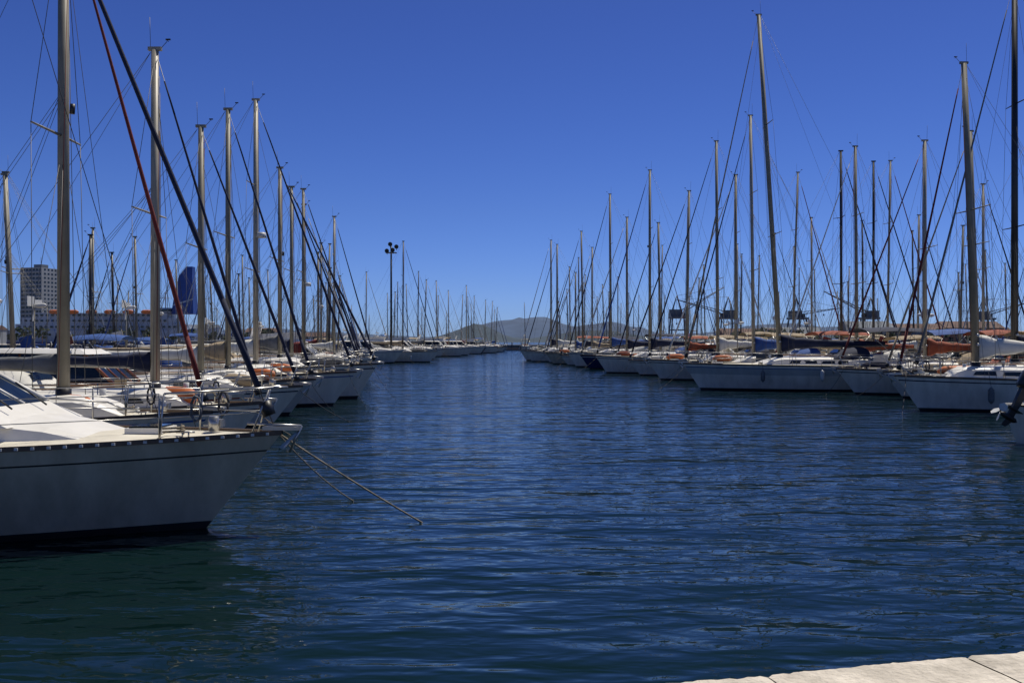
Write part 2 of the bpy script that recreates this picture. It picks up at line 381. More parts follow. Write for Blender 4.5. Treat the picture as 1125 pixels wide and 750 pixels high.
def motorboat(L=8.5,B=3.0,F=1.35,hullm='gel_white',stripe='c_navy',fly=False,roof='cabin',frame='cabin',rnd=None,canvas='c_blue',arch=True):
    rnd=rnd or random.Random(int(L*77)); mb=MB(); h=Hull(L,B,F,1.2,.9,.25)
    h.build(mb,hullm,stripe,toe='steel',N=18)
    rails(mb,h,.55,True,end=-L*.62,step=1.5); anchor(mb,h.zd(0)+.02)
    trunk(mb,h,-1.3,-L*.45,.38,B*.33,frontslope=1.4,nw=2)
    z0=h.zd(-L*.5)+.30; w=B*.37; xa=-L*.34; xb=-L*.76
    A=[(xa,w*.85,z0-.35),(xa,-w*.85,z0-.35),(xb,-w,z0-.4),(xb,w,z0-.4)]
    Bm=[(xa-.25,w*.83,z0+.12),(xa-.25,-w*.83,z0+.12),(xb,-w*.98,z0+.15),(xb,w*.98,z0+.15)]
    C=[(xa-1.05,w*.70,z0+.85),(xa-1.05,-w*.70,z0+.85),(xb+.1,-w*.86,z0+.9),(xb+.1,w*.86,z0+.9)]
    E=[(xa-.95,w*.76,z0+.87),(xa-.95,-w*.76,z0+.87),(xb-.3,-w*.92,z0+.92),(xb-.3,w*.92,z0+.92)]
    G=[(xa-1.2,w*.6,z0+1.0),(xa-1.2,-w*.6,z0+1.0),(xb-.2,-w*.8,z0+1.02),(xb-.2,w*.8,z0+1.02)]
    mb.loft([A,Bm],frame if frame!='cabin' else 'cabin'); mb.loft([Bm,C],'glass'); mb.loft([E,G],roof)
    for i in range(4): mb.tube(Bm[i],C[i],.045,frame)
    for (i,j) in ((0,1),(0,3),(1,2)):
        for k in (1/3,2/3):
            mb.tube(Vector(Bm[i]).lerp(Vector(Bm[j]),k),Vector(C[i]).lerp(Vector(C[j]),k),.03,frame)
    if fly:
        z=z0+1.02
        R=[[(xa-1.3,w*.5,z),(xa-1.3,-w*.5,z),(xb-.1,-w*.7,z),(xb-.1,w*.7,z)],[(xa-1.0,w*.55,z+.5),(xa-1.0,-w*.55,z+.5),(xb-.1,-w*.75,z+.35),(xb-.1,w*.75,z+.35)]]
        mb.loft(R,'cabin'); mb.loft([[(xa-1.05,w*.53,z+.5),(xa-1.05,-w*.53,z+.5),(xa-1.1,-w*.53,z+.5),(xa-1.1,w*.53,z+.5)],[(xa-1.5,w*.45,z+.8),(xa-1.5,-w*.45,z+.8),(xa-1.54,-w*.45,z+.8),(xa-1.54,w*.45,z+.8)]],'glass')
    if arch:
        x=xb-.2; zz=z0+ (1.9 if fly else 1.5)
        for s in (1,-1): mb.tube((x-.3,s*w,z0-.2),(x+.3,s*w*.75,zz),.06,'cabin')
        mb.tube((x+.3,w*.75,zz),(x+.3,-w*.75,zz),.06,'cabin'); mb.tube((x+.3,0,zz+.05),(x+.3,0,zz+.22),.25,'rubber_white',.2,seg=10)
        mb.tube((x+.3,w*.5,zz),(x-.2,w*.5,zz+2.0),.01,'wire',seg=4)
    if canvas:
        R=[[(x,w*1.0*math.cos(a*math.pi/6),z0+dz+.25*math.sin(a*math.pi/6)) for a in range(7)] for x,dz in ((xb-.05,.72),(-L*.88,.72),(-L*.97,.1))]
        mb.loft(R,canvas,True,closed=False)
    for s in (1,-1):
        for q in range(2):
            x=-L*(.4+.25*q); y=s*(h.hb(x)+.11); z=h.zd(x)-.2; mb.blob((x,y,z),(x,y,z-.6),.12,rnd.choice(['rubber_white','c_navy']))
            mb.tube((x,y,z),(x,s*(h.hb(x)-.07),h.zd(x)+.2),.008,'rope_dark',seg=4)
    mb.sag((-.3,.1,h.zd(0)),(1.2,.6,-.1),.011,'rope',.1)
    return mb

PI=math.pi
def put(mb,name,x,y,rz=0,rx=0):
    return mb.obj(name,(x,y,0),rz) if not rx else place(mb.mesh(name),name,(x,y,0),rz,rx)

# ---------------------------------------------------------------- LEFT ROW (bows to the channel)
put(sailboat(10.8,3.9,1.27,13.6,5.1,'gel_cream','boot',furl='c_navy',cover='c_blue',hood=None,dots=True,rake=1.0,nsp=2,mr=.1,wheelhouse=True,furlr=.036,sheer=.16,mast='alu',clutter=0,fenders=False,
    lines=[(.1,1.92,.45,.03,.012),(.3,.6,2.2,.1,.010)]),'sailboat',-3.10,12.2,-.02)
put(sailboat(8.8,2.9,1.16,10.9,2.75,'gel_white','c_blue',furl='c_red',cover='c_grey',hood='c_grey',mr=.115,furlr=.044,mast='alu',csz=.6),'sailboat',-5.65,17.1,.02)
put(sailboat(8.6,2.8,1.1,9.1,2.5,'gel_white','c_navy',furl='c_navy',cover='c_navy',hood='c_white',mr=.105,furlr=.042,mast='alu_light',csz=.7),'sailboat',-5.6,20.6,-.02)
put(motorboat(8.4,2.7,1.15,'gel_white','gel_red',roof='cabin',frame='varnish',canvas=None,arch=False),'motorboat',-7.0,23.9,.0)
put(sailboat(9.2,3.0,1.15,8.9,3.0,'gel_white','c_navy',furl='c_navy',cover='c_white',hood='c_blue',mr=.10,furlr=.05,csz=.8),'sailboat',-6.3,27.3,.03)
put(sailboat(9.6,3.1,1.2,10.4,3.0,'gel_grey','boot',furl='c_navy',cover='c_tan',hood='c_grey',mr=.10,furlr=.05,mast='alu'),'sailboat',-6.7,31,-.03)
put(sailboat(10.8,3.4,1.3,11.9,3.9,'gel_white','c_blue',furl='c_navy',cover='c_white',hood='c_blue',nsp=2,mr=.11,furlr=.05,mast='alu_light'),'sailboat',-6.1,35.6,.02)
put(sailboat(11,3.5,1.5,10.1,4.3,'gel_white','c_navy',furl='c_navy',cover='c_grey',hood='c_tan',mr=.10,furlr=.05),'sailboat',-5.9,40,0)
cov=['c_navy','c_white','c_white','c_tan','c_blue','c_grey','c_red','c_grey']
furls=['c_white','c_navy','c_tan','c_navy','c_blue','c_red','c_white']
left=[(43.8,-7.2,10.6,9.9),(48,-7.8,11,10.5),(52,-8.6,11.9,10.3),(61.5,-9.2,12.0,10.9),(66.5,-10.8,14.2,9.0),(71.5,-11.6,15.0,10.2)]
rr=random.Random(5)
for y,bx,mx,H in left:
    J=max(2.8,min(mx+bx,4.6))
    put(sailboat(rr.uniform(8.2,11),rr.uniform(2.9,3.4),rr.uniform(1.0,1.4),H,J,rr.choice(['gel_white','gel_white','gel_cream','gel_grey']),rr.choice(cov),furl=rr.choice(['c_navy','c_white','c_navy']),cover=rr.choice(cov),hood=rr.choice(cov),mr=.09,furlr=.05,mast=rr.choice(['alu','alu','mast_dark','alu_light']),canopy=rr.choice([None,None,None,'c_red']),rnd=rr,det=1),'sailboat',bx,y,rr.uniform(-.05,.05))
put(motorboat(9.5,3.3,1.45,'gel_white','c_navy',fly=True,canvas='c_red'),'motorboat',-8.6,56.6,.04)

# ---------------------------------------------------------------- RIGHT ROW
R=[ # y,bowX,mastX,H,L,B,F,hull,stripe,furl,cover,hood,mast,mr,lean
 (33.0,13.9,16.9,12.6,10.2,3.4,1.25,'gel_white','c_navy','c_red','c_white','c_grey','alu',.13,.45),
 (36.8,16.2,20.25,17.0,12,3.6,1.3,'gel_white','boot','c_grey','c_navy','c_navy','mast_dark',.14,0),
 (40.2,16.4,20.7,11.8,9,3.0,1.15,'gel_white','c_blue','c_tan','c_rust','c_rust','alu',.12,.35),
 (43.2,15.4,19.6,12.0,9.6,3.1,1.2,'gel_white','c_navy','c_red','c_rust','c_tan','alu_light',.10,0),
 (47.3,8.9,13.9,19.4,13.2,3.9,1.35,'gel_white','gel_blue','c_tan','c_navy','c_navy','alu',.13,1.1),
 (51.8,15.2,19.7,13.6,9.8,3.2,1.2,'gel_white','c_navy','c_white','c_rust','c_white','alu',.10,.1),
 (55.3,10.4,14.7,16.2,11.5,3.5,1.3,'gel_white','c_red','c_navy','c_blue','c_blue','alu_light',.11,.2),
 (59.2,8.8,13.4,15.5,11.0,3.5,1.3,'gel_white','c_navy','c_navy','c_white','c_navy','alu',.11,.1),
 (63.2,10.6,15.5,14.0,10.5,3.3,1.25,'gel_cream','c_blue','c_white','c_navy','c_tan','alu',.11,0),
 (67.3,8.6,12.9,13.6,9.0,3.0,1.1,'gel_white','boot','c_navy','c_rust','c_navy','alu',.11,-.2),
 (72.0,6.6,10.9,16.0,11,3.5,1.35,'gel_white','c_navy','c_blue','c_navy','c_blue','alu',.11,0),
 (77.5,8.8,12.7,12.6,9,3.0,1.1,'gel_white','c_blue','c_navy','c_white','c_red','alu',.11,.2),
 (83.0,6.2,10.5,13.8,10.5,3.3,1.25,'gel_navy','gel_white','c_white','c_navy','c_navy','alu',.11,0),
 (89.0,5.4,9.7,16.9,11.5,3.5,1.45,'gel_white','c_navy','c_navy','c_blue','c_white','alu',.12,.1),
 (95.0,5.0,8.4,12.3,8.6,2.9,1.05,'gel_white','c_navy','c_white','c_tan','c_tan','alu_light',.10,0),
 (101,3.7,7.9,14.7,10.5,3.3,1.25,'gel_cream','c_navy','c_navy','c_navy','c_navy','alu',.11,.2),
 (107,3.6,7.5,10.6,9,3.0,1.1,'gel_white','c_blue','c_white','c_blue','c_blue','alu',.10,0),
 (113,1.6,5.6,14.5,11,3.3,1.3,'gel_white','c_navy','c_navy','c_white','c_navy','alu',.12,0),
 (119,1.0,5.1,15.7,11,3.3,1.4,'gel_white','c_red','c_white','c_navy','c_white','alu',.12,0)]
for i,(y,bx,mx,H,L,B,F,hu,st,fu,co,ho,ma,mr,le) in enumerate(R):
    put(sailboat(L,B,F,H,mx-bx,hu,st,furl=fu,cover=co,hood=ho,mast=ma,mr=mr,lean=le,nsp=2 if H>13 else 1,det=2 if y<60 else 1,
        furlr=.045 if y<60 else .055,rnd=rr,canopy=rr.choice([None,'c_rust','c_tan','c_navy']) if i>1 else None,band='gel_grey' if i==4 else None,sheer=.14 if i==4 else .2,csz=1.4),'sailboat',bx,y,PI+rr.uniform(-.04,.06))
put(motorboat(8,2.9,1.2,'gel_white','c_navy',roof='cabin',canvas='c_white'),'motorboat',10.4,75,PI)

# ---------------------------------------------------------------- variants for other rows (shared meshes)
var=[]
specs=[(9.0,2.9,1.15,11.0,3.3),(9.8,3.1,1.2,12.2,3.6),(10.5,3.3,1.25,13.2,3.9),(11.5,3.5,1.3,14.6,4.2),(8.2,2.7,1.05,9.8,2.9),(12.2,3.7,1.35,15.8,4.5),(10,3.2,1.2,12.6,3.7),(9.4,3.0,1.2,11.6,3.4),(7.4,2.5,.95,8.6,2.6),(10.8,3.4,1.3,13.8,4.0)]
for k,(L,B,F,H,J) in enumerate(specs):
    mb=sailboat(L,B,F,H,J,['gel_white','gel_white','gel_cream','gel_white','gel_grey','gel_white','gel_navy','gel_white','gel_white','gel_cream'][k],cov[(k*3+1)%8],furl=furls[k%7],cover=cov[k%8],hood=cov[(k*5)%8],
        mast=['alu','alu_light','alu','mast_dark','alu'][k%5],mr=.09,nsp=2 if H>12.5 else 1,det=1 if k%2 else 0,furlr=.055,rnd=rr,moor=False,canopy=[None,'c_tan',None,None,'c_blue'][k%5],lean=rr.uniform(-.3,.4),kit=k%3>0)
    var.append((mb.mesh('sailboat'),H,L,J))
def putv(x_mast,y,H,head,k=None):
    best=sorted(var,key=lambda v:abs(v[1]-H)+rr.random()*2.0)[0] if k is None else var[k]
    me,h0,L,J=best; sc=H/h0; w=min(max(sc,.85),1.2)
    dx=J*w*math.cos(head); dy=J*w*math.sin(head)
    return place(me,'sailboat',(x_mast+dx,y+dy,0),head,rr.gauss(0,.014),rr.gauss(0,.009),(w,w,sc))
for y,mx,H in [(38,27.5,10.5),(46,27.0,14.0),(50,30,11.0),(54,28.0,11.9),(58,21.0,14.6),(62,30.5,10.4),(66,27.2,15.6),(70,27.8,16.3),(74,33,12.8),(78,24.0,16.9),(82,27.0,13.6),(88,34,14.2),(92,28.5,12.0),(97,24.0,12.8),(103,30,14.8),(109,22,10.0),(115,31,13.3),(122,20,15.4)]:
    putv(mx,y,H,rr.uniform(-.06,.06))
for y in range(62,200,8):
    for b in (46,62):
        if rr.random()<.75: putv(b+rr.uniform(-3,3),y+rr.uniform(-2,2),rr.uniform(8.5,15.5),PI+rr.uniform(-.06,.06))
for y,x,H in [(128,8,13),(136,14,11),(141,10.5,15.5),(150,17,13.2),(157,9.5,11.5),(165,13,14.5),(174,19,12),(183,9,13.5),(195,15,15),(206,11,11.5),(214,20,13)]:
    putv(x+rr.uniform(-.5,.5),y,H,PI+rr.uniform(-.06,.06)); 
for y in range(128,230,11):
    putv(30+rr.uniform(-3,3),y+2,rr.uniform(9.5,15),rr.uniform(-.06,.06))
for y,mx,H in [(34,-18.6,8.7),(37,-20.2,9.3),(52,-24.1,8.6),(59,-27.2,9.9),(66,-28.8,8.9),(73,-30.1,10.9),(84,-27.5,9.4),(95,-28,11.5)]:
    putv(mx,y,H,PI+rr.uniform(-.06,.06),k=(0 if y==34 else 4 if y==37 else None))
for y in range(64,220,13):
    if rr.random()<.75: putv(-52+rr.uniform(-3,3)-.05*y,y,rr.uniform(8,12),rr.uniform(-.06,.06))
    if rr.random()<.5: putv(-78+rr.uniform(-3,3)-.05*y,y+3,rr.uniform(8,12),rr.uniform(-.06,.06))
for y in (77,83,88,94,100):
    putv(-.15*y-4.5+rr.uniform(-.8,.8),y,rr.uniform(8.5,11.8),rr.uniform(-.06,.06))
for y in range(80,150,9):
    putv(-30+rr.uniform(-1.5,1.5),y+2,rr.uniform(8.5,13),PI+rr.uniform(-.06,.06))
for y,xi,zi in [(140,-22.5,13.2),(146,-19,10.4),(150,-14.5,12.6),(158,-16.4,14.6),(164,-13.5,13.4),(170,-11.8,12.0),(178,-14.5,11.5),(186,-9.3,13.9),(192,-10.8,12.2),(200,-6.0,11.6),(208,-8.8,12.9),(216,-5.0,12.0),(222,-10.5,13.4),(230,-4.2,11.0),(175,-20,13.5),(190,-24,14.8),(205,-28,13.3),(215,-22,12.3)]:
    putv(xi,y,zi,rr.uniform(-.08,.08))
for y,bx,L,fly in [(106,-12.6,9,False),(113,-11.2,10,True),(120.5,-11.6,12.5,True),(127,-9.8,12,False),(136,-10.6,11,True),(153,-7.5,11,False),(164,-6.8,13,True),(182,-5.2,11,False),(197,-3.0,12,True)]:
    put(motorboat(L,3.6,1.5,'gel_white','c_navy' if fly else 'c_blue',fly=fly,canvas=rr.choice(['c_white','c_blue','c_tan','c_white'])),'motor_yacht',bx,y,rr.uniform(-.08,.08))
x=-84
while x<84:
    if not -3<x<3: putv(x,242+rr.uniform(-2,2),rr.uniform(8,13.5),-PI/2+rr.uniform(-.1,.1))
    x+=rr.uniform(4.5,11)

# ---------------------------------------------------------------- pontoons
def pontoon(p0,p1,w=2.0):
    mb=MB(); a=Vector(p0);b=Vector(p1);d=(b-a);L=d.length;d.normalize();ang=math.atan2(d.y,d.x)
    k=0
    while k<L-11.9:
        c=a+d*(k+6); mb.box((c.x,c.y,.28),(11.85,w,.5),'concrete',ang); mb.box((c.x,c.y,.56),(11.85,w+.1,.06),'teak',ang)
        n=Vector((-d.y,d.x))
        q=c+n*(w/2+.22); mb.tube((q.x,q.y,-1),(q.x,q.y,2.3),.17,'mast_dark',seg=10); mb.tube((q.x,q.y,2.3),(q.x,q.y,2.5),.18,'rubber_white',.02,seg=10)
        q=c-n*(w/2-.3)+d*3; mb.box((q.x,q.y,1.05),(.22,.22,.95),'rubber_white',ang); mb.box((q.x,q.y,1.57),(.26,.26,.1),'c_blue',ang)
        k+=12
    return mb.obj('pontoon')
pontoon((-16.8,6),(-25,236)); pontoon((26.8,30),(15,232)); pontoon((-64,60),(-74,230)); pontoon((54,50),(54,230)); pontoon((-90,250),(90,250))

mb=MB()
mb.tube((0,0,.5),(0,0,14.0),.15,'mast_dark',.10,seg=10); mb.box((0,0,.8),(.7,.7,.5),'concrete')
mb.box((0,0,13.2),(1.3,.8,.08),'mast_dark')
for px,pz in ((-.5,13.5),(.2,13.6),(.65,14.0),(-.1,14.3)):
    mb.tube((px,.15,pz),(px,-.2,pz-.08),.18,'black',.27,seg=12); mb.tube((px,.1,pz-.5),(px,.1,pz),.04,'mast_dark')
mb.obj('floodlight_mast',(-14.6,110,0))
putv(-13.2,110,14.6,0,3)

# ---------------------------------------------------------------- outboard dinghy at the right edge
mb=MB(); h=Hull(5.6,2.1,1.05,.7,.9,.2); h.build(mb,'gel_white','c_navy',toe='rubber_white',N=16)
mb.box((-2.6,0,h.zd(-2.6)+.3),(.7,.6,.7),'cabin'); mb.quad((-2.2,.45,h.zd(-2)+.55),(-2.2,-.45,h.zd(-2)+.55),(-2.45,-.4,h.zd(-2)+.95),(-2.45,.4,h.zd(-2)+.95),'glass')
for s in (1,-1): mb.path([(-3.2,.9*s,h.zd(-3)),(-3.2,.9*s,h.zd(-3)+.4),(-5.3,.8*s,h.zd(-5)+.4),(-5.3,.8*s,h.zd(-5))],.015,'steel')
T=Matrix.Translation((-5.74,0,1.36))@Matrix.Rotation(math.radians(30),4,'Y')
st=len(mb.v)
mb.loft([[(-.17*k,-.15*k,z),(.30*k,-.15*k,z),(.34*k,0,z),(.30*k,.15*k,z),(-.17*k,.15*k,z),(-.22*k,0,z)] for z,k in ((.0,.8),(.08,1),(.35,1.02),(.5,.85),(.56,.5))],'black',True)
mb.loft([[(-.1,-.06,0),(.1,-.06,0),(.1,.06,0),(-.1,.06,0)],[(-.08,-.04,-.55),(.07,-.04,-.55),(.07,.04,-.55),(-.08,.04,-.55)],[(-.1,-.03,-.8),(.07,-.03,-.8),(.07,.03,-.8),(-.1,.03,-.8)]],'black')
mb.blob((-.3,0,-.78),(.22,0,-.78),.07,'black'); mb.box((-.02,0,-.56),(.4,.22,.02),'black')
mb.loft([[(-.08,-.01,-.84),(.1,-.01,-.84),(.1,.01,-.84),(-.08,.01,-.84)],[(-.12,-.006,-1.02),(0,-.006,-1.02),(0,.006,-1.02),(-.12,.006,-1.02)]],'black')
for q in range(3):
    a=q*2*PI/3; c,s_=math.cos(a),math.sin(a)
    def rp(x,r,w): return (x,r*c-w*s_,-.78+r*s_+w*c)
    mb.loft([[rp(-.33,.05,-.04),rp(-.27,.05,.04),rp(-.28,.05,.045),rp(-.34,.05,-.035)],[rp(-.37,.14,-.10),rp(-.26,.14,.11),rp(-.27,.14,.115),rp(-.38,.14,-.095)],[rp(-.34,.24,-.04),rp(-.29,.24,.06),rp(-.3,.24,.065),rp(-.35,.24,-.035)]],'rubber_white')
for k in range(st,len(mb.v)): mb.v[k]=tuple(T@Vector(mb.v[k]))
mb.obj('outboard_dinghy',(17.9,22.5,0),.14)

# ---------------------------------------------------------------- quay
MT['quay_stone']=mat('quay_stone',(.70,.63,.52),.9,var=.26,scale=5,bump=1.0)
def quay():
    mb=MB(); d=Vector((2.09,.49,0)).normalized(); n=Vector((-d.y,d.x,0)); p0=Vector((.59,4.26,0)); zt=.9
    k=-40.55; rq=random.Random(3); i=0
    while k<60:
        w=rq.uniform(1.1,1.7); dz=rq.uniform(-.004,.004); a=p0+d*(k+.005)+n*rq.uniform(-.006,.006); b=p0+d*(k+w-.005); dep=-.62
        nseg=40; rings=[]
        for q in range(nseg+1):
            t=q/nseg; c=a.lerp(b,t); e=.018*noise.noise(Vector((k*3+t*6,2,i)))+.018*noise.noise(Vector((k+t*25,7,i)))+.014*noise.noise(Vector((k+t*70,3,i)))
            ed=min(t,1-t); rnd_=.008*max(0,1-ed*30)
            rings.append([tuple(c+n*(o+e*(1 if o>-.1 else 0)-(rnd_ if o>-.1 else 0))+Vector((0,0,dz+zt+z-(rnd_ if z>-.1 else 0)+.004*noise.noise(Vector((t*12,o*9,k)))+.002*noise.noise(Vector((t*50,o*40,k)))))) for o,z in [(0,-.34),(0.0,-.03),(-.010,-.009),(-.025,0),(-.06,.001),(-.12,.002),(-.2,.003),(-.3,.004),(dep,0)]])
        mb.loft(rings,'quay_stone',True,closed=False)
        k+=w; i+=1
    a=p0+d*-40+n*-.625; b=p0+d*60+n*-.625
    mb.quad(a+Vector((0,0,zt-.01)),b+Vector((0,0,zt-.01)),b-n*40+Vector((0,0,zt-.01)),a-n*40+Vector((0,0,zt-.01)),'concrete')
    a=p0+d*-40-n*.05; b=p0+d*60-n*.05
    mb.quad(a+Vector((0,0,-2)),b+Vector((0,0,-2)),b+Vector((0,0,zt-.05)),a+Vector((0,0,zt-.05)),'stone_wall')
    a2=p0+d*-40-n*.62;b2=p0+d*60-n*.62
    mb.quad(a+Vector((0,0,zt-.05)),b+Vector((0,0,zt-.05)),b2+Vector((0,0,zt-.05)),a2+Vector((0,0,zt-.05)),'stone_wall')
    mb.obj('stone_quay')
quay()

# ---------------------------------------------------------------- background
def land(name,pts,z,m):
    mb=MB(); top=[(x,y,z) for x,y in pts]; bot=[(x,y,-2) for x,y in pts]; mb.loft([bot,top],m); return mb.obj(name)
land('breakwater',[(-160,262),(170,262),(170,272),(-160,272)],1.5,'stone_wall')
land('harbour_land',[(-1200,300),(-90,285),(-60,420),(-90,900),(-1500,900)],1.4,'concrete')
land('harbour_land',[(80,300),(1200,280),(1500,900),(60,900),(50,420)],1.4,'concrete')
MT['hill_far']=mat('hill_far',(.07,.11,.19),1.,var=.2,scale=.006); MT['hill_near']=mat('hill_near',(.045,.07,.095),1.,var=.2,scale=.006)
def hills(y0,x0,x1,prof,m,depth,seed,n=160):
    mb=MB(); rows=[]
    for j in range(9):
        s=j/8; r=[]
        for i in range(n+1):
            x=x0+(x1-x0)*i/n; hgt=prof(x)*(1+.22*noise.noise(Vector((x*.004,seed,s*2)))+.12*noise.noise(Vector((x*.014,seed,s*5))))
            r.append((x+20*noise.noise(Vector((x*.01,s*4,seed))),y0+depth*s,max(-1,hgt*math.sin(min(1,s*1.15)*PI/2*1.05)-1)))
        rows.append(r)
    mb.loft(rows,m,True,closed=False); return mb.obj('hills')
g=lambda x,c,w,a: a*math.exp(-((x-c)/w)**2)
hills(4200,-3500,3500,lambda x:22+g(x,130,170,108)+g(x,-120,160,75)+g(x,520,220,85)+g(x,1500,500,70)+g(x,-1500,700,50),'hill_far',900,3)
hills(2600,-2600,2600,lambda x:8+g(x,-120,90,46)+g(x,260,160,34)+g(x,900,300,30)+g(x,-900,400,22),'hill_near',500,9)

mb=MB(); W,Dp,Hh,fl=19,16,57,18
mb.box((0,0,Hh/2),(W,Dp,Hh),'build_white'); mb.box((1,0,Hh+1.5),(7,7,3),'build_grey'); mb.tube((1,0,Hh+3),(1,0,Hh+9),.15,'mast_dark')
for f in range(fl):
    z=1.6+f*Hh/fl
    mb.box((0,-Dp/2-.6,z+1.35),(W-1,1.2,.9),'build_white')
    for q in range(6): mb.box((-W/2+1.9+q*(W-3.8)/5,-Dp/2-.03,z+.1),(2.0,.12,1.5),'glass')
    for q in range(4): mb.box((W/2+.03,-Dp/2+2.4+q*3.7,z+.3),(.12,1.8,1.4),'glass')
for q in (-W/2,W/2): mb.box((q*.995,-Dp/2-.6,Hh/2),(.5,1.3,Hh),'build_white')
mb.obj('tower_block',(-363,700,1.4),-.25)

def building(name,x,y,w,d,hh,fl,wall,roof,rz=0,pitched=True):
    mb=MB(); mb.box((0,0,hh/2),(w,d,hh),wall)
    nw=max(3,int(w/4))
    for f in range(fl):
        for q in range(nw):
            mb.box((-w/2+(q+.5)*w/nw,-d/2-.03,hh*(f+.55)/fl),(w/nw*.45,.12,hh/fl*.5),'glass')
    if pitched:
        mb.loft([[(-w/2-.4,-d/2-.4,hh),(-w/2-.4,0,hh+d*.2),(-w/2-.4,d/2+.4,hh)],[(w/2+.4,-d/2-.4,hh),(w/2+.4,0,hh+d*.2),(w/2+.4,d/2+.4,hh)]],roof)
    else: mb.box((0,0,hh+.3),(w+.6,d+.6,.6),roof)
    return mb.obj(name,(x,y,1.4),rz)
rb=random.Random(21)
for x in range(-340,-100,22):
    building('waterfront_building',x,rb.uniform(480,560) ,rb.uniform(14,24),12,rb.uniform(4,9),rb.choice([2,3]),rb.choice(['build_white','build_grey','build_white']),rb.choice(['roof_tile','build_grey']),0,rb.random()<.6)
for x in range(110,420,26):
    building('harbour_warehouse',x,rb.uniform(400,470),rb.uniform(18,27),16,rb.uniform(3.5,7.5),2,rb.choice(['build_grey','build_white','crane_red']),rb.choice(['roof_tile','build_grey','build_grey']),0,True)

mb=MB()
def sec(x,w,z0,z1,t=1.): return [(x,-w,z0),(x,w,z0),(x,w*t,z1),(x,-w*t,z1)]
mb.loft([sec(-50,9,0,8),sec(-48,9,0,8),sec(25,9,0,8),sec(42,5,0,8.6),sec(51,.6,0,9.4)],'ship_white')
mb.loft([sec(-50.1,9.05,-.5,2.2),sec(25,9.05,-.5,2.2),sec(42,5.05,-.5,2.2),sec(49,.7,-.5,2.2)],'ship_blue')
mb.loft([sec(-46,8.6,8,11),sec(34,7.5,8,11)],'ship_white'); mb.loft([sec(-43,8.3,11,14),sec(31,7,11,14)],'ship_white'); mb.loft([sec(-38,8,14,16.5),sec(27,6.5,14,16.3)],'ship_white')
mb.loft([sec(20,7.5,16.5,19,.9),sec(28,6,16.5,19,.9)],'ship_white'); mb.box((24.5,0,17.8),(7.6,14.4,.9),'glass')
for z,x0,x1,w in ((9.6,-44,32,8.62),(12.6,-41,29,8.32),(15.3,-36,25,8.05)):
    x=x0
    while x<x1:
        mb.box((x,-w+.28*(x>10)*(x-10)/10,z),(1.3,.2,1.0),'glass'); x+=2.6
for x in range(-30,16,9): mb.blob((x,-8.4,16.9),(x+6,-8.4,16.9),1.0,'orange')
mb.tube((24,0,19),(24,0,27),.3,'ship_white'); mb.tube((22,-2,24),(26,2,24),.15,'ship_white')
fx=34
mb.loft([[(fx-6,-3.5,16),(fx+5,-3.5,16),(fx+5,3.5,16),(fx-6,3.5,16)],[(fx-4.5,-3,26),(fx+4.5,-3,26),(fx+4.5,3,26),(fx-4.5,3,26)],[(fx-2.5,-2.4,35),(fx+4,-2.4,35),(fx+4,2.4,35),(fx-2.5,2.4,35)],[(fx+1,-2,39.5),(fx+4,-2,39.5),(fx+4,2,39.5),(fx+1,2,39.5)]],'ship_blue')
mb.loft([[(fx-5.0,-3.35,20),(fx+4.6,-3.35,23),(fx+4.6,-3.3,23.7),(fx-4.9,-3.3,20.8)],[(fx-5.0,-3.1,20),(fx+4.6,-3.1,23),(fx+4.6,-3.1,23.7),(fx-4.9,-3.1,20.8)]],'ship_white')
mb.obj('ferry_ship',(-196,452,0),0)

def crane(x,y,s=1,rz=0,m='crane_paint',up=.55):
    mb=MB()
    for a in (-6,6):
        for b in (-6,6): mb.tube((a,b,0),(a*.75,b*.6,17),.6,m,.5)
        mb.tube((a*.85,-5.4,9),(a*.85,5.4,9),.4,m); 
    for b in (-5,5): mb.tube((-5.1,b*.85,9),(5.1,b*.85,9),.4,m)
    mb.box((0,0,17.4),(12,9,1.4),m); mb.box((-2,0,20.5),(8,5,4.5),m); mb.box((3,-2,19.5),(2.4,2.2,2.6),'glass')
    A=Vector((2,0,20)); E=Vector((2+34*math.cos(up),0,20+34*math.sin(up))); Tp=Vector((-1,0,32))
    for w in (-.9,.9):
        mb.tube(A+Vector((0,w,0)),E+Vector((0,w*.3,0)),.25,m); mb.tube(A+Vector((-.8,w,2)),E+Vector((0,w*.3,0)),.22,m)
        mb.tube((-4,w*2,22),Tp,.3,m); mb.tube((2,w*2,22),Tp,.3,m)
    for k in range(12):
        t=k/12; mb.tube(A.lerp(E,t)+Vector((0,.9-.6*t,0)),(A+Vector((-.8,0,2))).lerp(E,t+.06)+Vector((0,-.9+.6*t,0)),.13,m,seg=4)
    mb.tube(Tp,E,.1,m,seg=4); mb.tube(E,E-Vector((0,0,16)),.08,m,seg=4); mb.box(tuple(E-Vector((0,0,16.5))),(.8,.8,1.2),m)
    o=mb.obj('portal_crane',(x,y,1.4),rz); o.scale=(s,)*3; return o
crane(95,520,.85,0); crane(118,500,.8,PI,up=.3); crane(160,510,.8,.3,up=.15); crane(212,540,.85,PI,'crane_paint',.5); crane(270,520,.8,0,'crane_paint',.3)

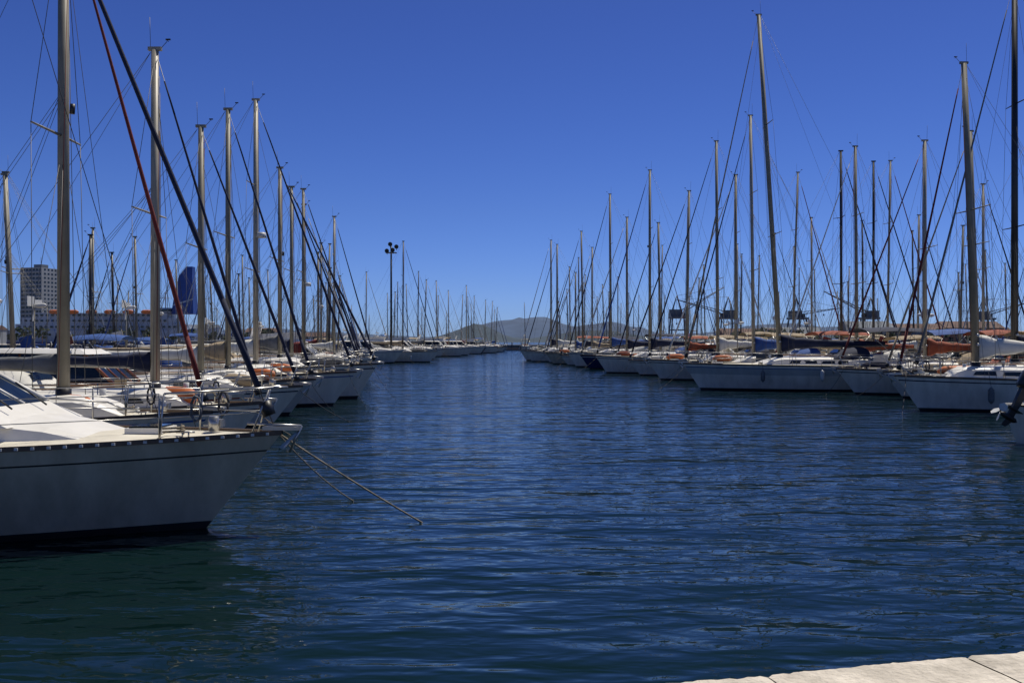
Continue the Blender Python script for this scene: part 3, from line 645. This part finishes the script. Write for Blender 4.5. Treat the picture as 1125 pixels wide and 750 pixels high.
def treebelt(x0,x1,y,seed,hh=7):
    mb=MB(); r=random.Random(seed); x=x0
    while x<x1:
        H=r.uniform(.6,1.2)*hh; yy=y+r.uniform(-8,8)
        mb.tube((x,yy,0),(x+r.uniform(-.4,.4),yy,H*.6),.25,'teak',.12,seg=5)
        for q in range(70):
            a=r.uniform(0,2*PI); rad=r.random()**.5*H*.42; z=H*.62+r.uniform(-.35,.4)*H*(1-.5*rad/(H*.42)); s=r.uniform(.35,.8)
            c=Vector((x+rad*math.cos(a),yy+rad*math.sin(a),z)); u=Vector((r.uniform(-1,1),r.uniform(-1,1),r.uniform(-1,1))).normalized()*s; w=u.orthogonal().normalized()*s
            mb.quad(c-u-w,c+u-w*.6,c+u*.7+w,c-u*.8+w,'leaf')
        x+=r.uniform(4,11)
    mb.obj('tree_belt',(0,0,1.4))
treebelt(-420,-110,430,4); treebelt(95,430,380,5,6)

# ---------------------------------------------------------------- water
mb=MB(); mb.quad((-6000,-60,0),(6000,-60,0),(6000,9000,0),(-6000,9000,0),'water')
m=D.materials.new('water'); m.use_nodes=True; nt=m.node_tree; p=nt.nodes['Principled BSDF']
p.inputs['Base Color'].default_value=(.003,.013,.012,1); p.inputs['Roughness'].default_value=.05; p.inputs['IOR'].default_value=1.31
tc=nt.nodes.new('ShaderNodeTexCoord')
def nz(scale,sx,sy,rot,det,w,dist=0.):
    mp=nt.nodes.new('ShaderNodeMapping'); mp.inputs['Scale'].default_value=(sx,sy,1); mp.inputs['Rotation'].default_value=(0,0,rot)
    nt.links.new(tc.outputs['Object'],mp.inputs[0]); n=nt.nodes.new('ShaderNodeTexNoise'); n.inputs['Scale'].default_value=scale; n.inputs['Detail'].default_value=det
    n.inputs['Distortion'].default_value=dist; n.inputs['Roughness'].default_value=.5
    nt.links.new(mp.outputs[0],n.inputs['Vector']); mu=nt.nodes.new('ShaderNodeMath'); mu.operation='MULTIPLY'; mu.inputs[1].default_value=w
    nt.links.new(n.outputs['Fac'],mu.inputs[0]); return mu.outputs[0]
def op(a,b,o='ADD'):
    q=nt.nodes.new('ShaderNodeMath'); q.operation=o; nt.links.new(a,q.inputs[0]); nt.links.new(b,q.inputs[1]); return q.outputs[0]
gust=nz(.07,.5,1,.3,2,1.6)
fine=op(op(nz(1.7,.40,1,-.12,2,.145,.3),nz(4.6,.5,1,.2,2,.032,.3)),gust,'MULTIPLY')
hgt=op(nz(.5,.5,1,.12,1,.16),fine)
bp=nt.nodes.new('ShaderNodeBump'); bp.inputs['Strength'].default_value=1; bp.inputs['Distance'].default_value=.92
nt.links.new(hgt,bp.inputs['Height']); nt.links.new(bp.outputs[0],p.inputs['Normal'])
MT['water']=m; mb.obj('water')

# ---------------------------------------------------------------- light
EL,AZ=math.radians(62),math.radians(35)
w=D.worlds.new('World'); scene.world=w; w.use_nodes=True; nt=w.node_tree
bg=nt.nodes['Background']; sky=nt.nodes.new('ShaderNodeTexSky'); sky.sky_type='NISHITA'; sky.sun_disc=False
sky.sun_elevation=EL; sky.sun_rotation=AZ; sky.air_density=.9; sky.dust_density=.1; sky.ozone_density=3.5
hs=nt.nodes.new('ShaderNodeHueSaturation'); hs.inputs['Saturation'].default_value=1.2
nt.links.new(sky.outputs[0],hs.inputs['Color'])
tc=nt.nodes.new('ShaderNodeTexCoord'); sp=nt.nodes.new('ShaderNodeSeparateXYZ'); nt.links.new(tc.outputs['Generated'],sp.inputs[0])
cr=nt.nodes.new('ShaderNodeValToRGB'); e=cr.color_ramp.elements
nt.links.new(sp.outputs['Z'],cr.inputs[0])
e[0].position=0; e[0].color=(.20,.305,.65,1); e[1].position=1; e[1].color=(.44,.36,.33,1)
for ps,c in ((.06,(.22,.29,.565,1)),(.14,(.245,.28,.50,1)),(.34,(.265,.25,.445,1)),(.6,(.36,.30,.35,1))):
    q=e.new(ps); q.color=c
mx=nt.nodes.new('ShaderNodeVectorMath'); mx.operation='MULTIPLY'
nt.links.new(hs.outputs[0],mx.inputs[0]); nt.links.new(cr.outputs[0],mx.inputs[1])
sc=nt.nodes.new('ShaderNodeVectorMath'); sc.operation='SCALE'; sc.inputs['Scale'].default_value=2.
nt.links.new(mx.outputs[0],sc.inputs[0]); nt.links.new(sc.outputs[0],bg.inputs[0]); bg.inputs[1].default_value=.085
s=D.lights.new('sun','SUN'); s.energy=4.3; s.angle=math.radians(.5); s.color=(1,.94,.84)
so=D.objects.new('sun',s); scene.collection.objects.link(so)
dv=Vector((math.sin(AZ)*math.cos(EL),math.cos(AZ)*math.cos(EL),math.sin(EL))); so.rotation_euler=dv.to_track_quat('Z','Y').to_euler()

cam=D.cameras.new('camera'); co=D.objects.new('camera',cam); scene.collection.objects.link(co)
co.location=(0,0,2.5); co.rotation_euler=(math.radians(90),0,0); cam.lens=32; cam.sensor_width=36; cam.clip_end=20000; cam.clip_start=.05
scene.camera=co
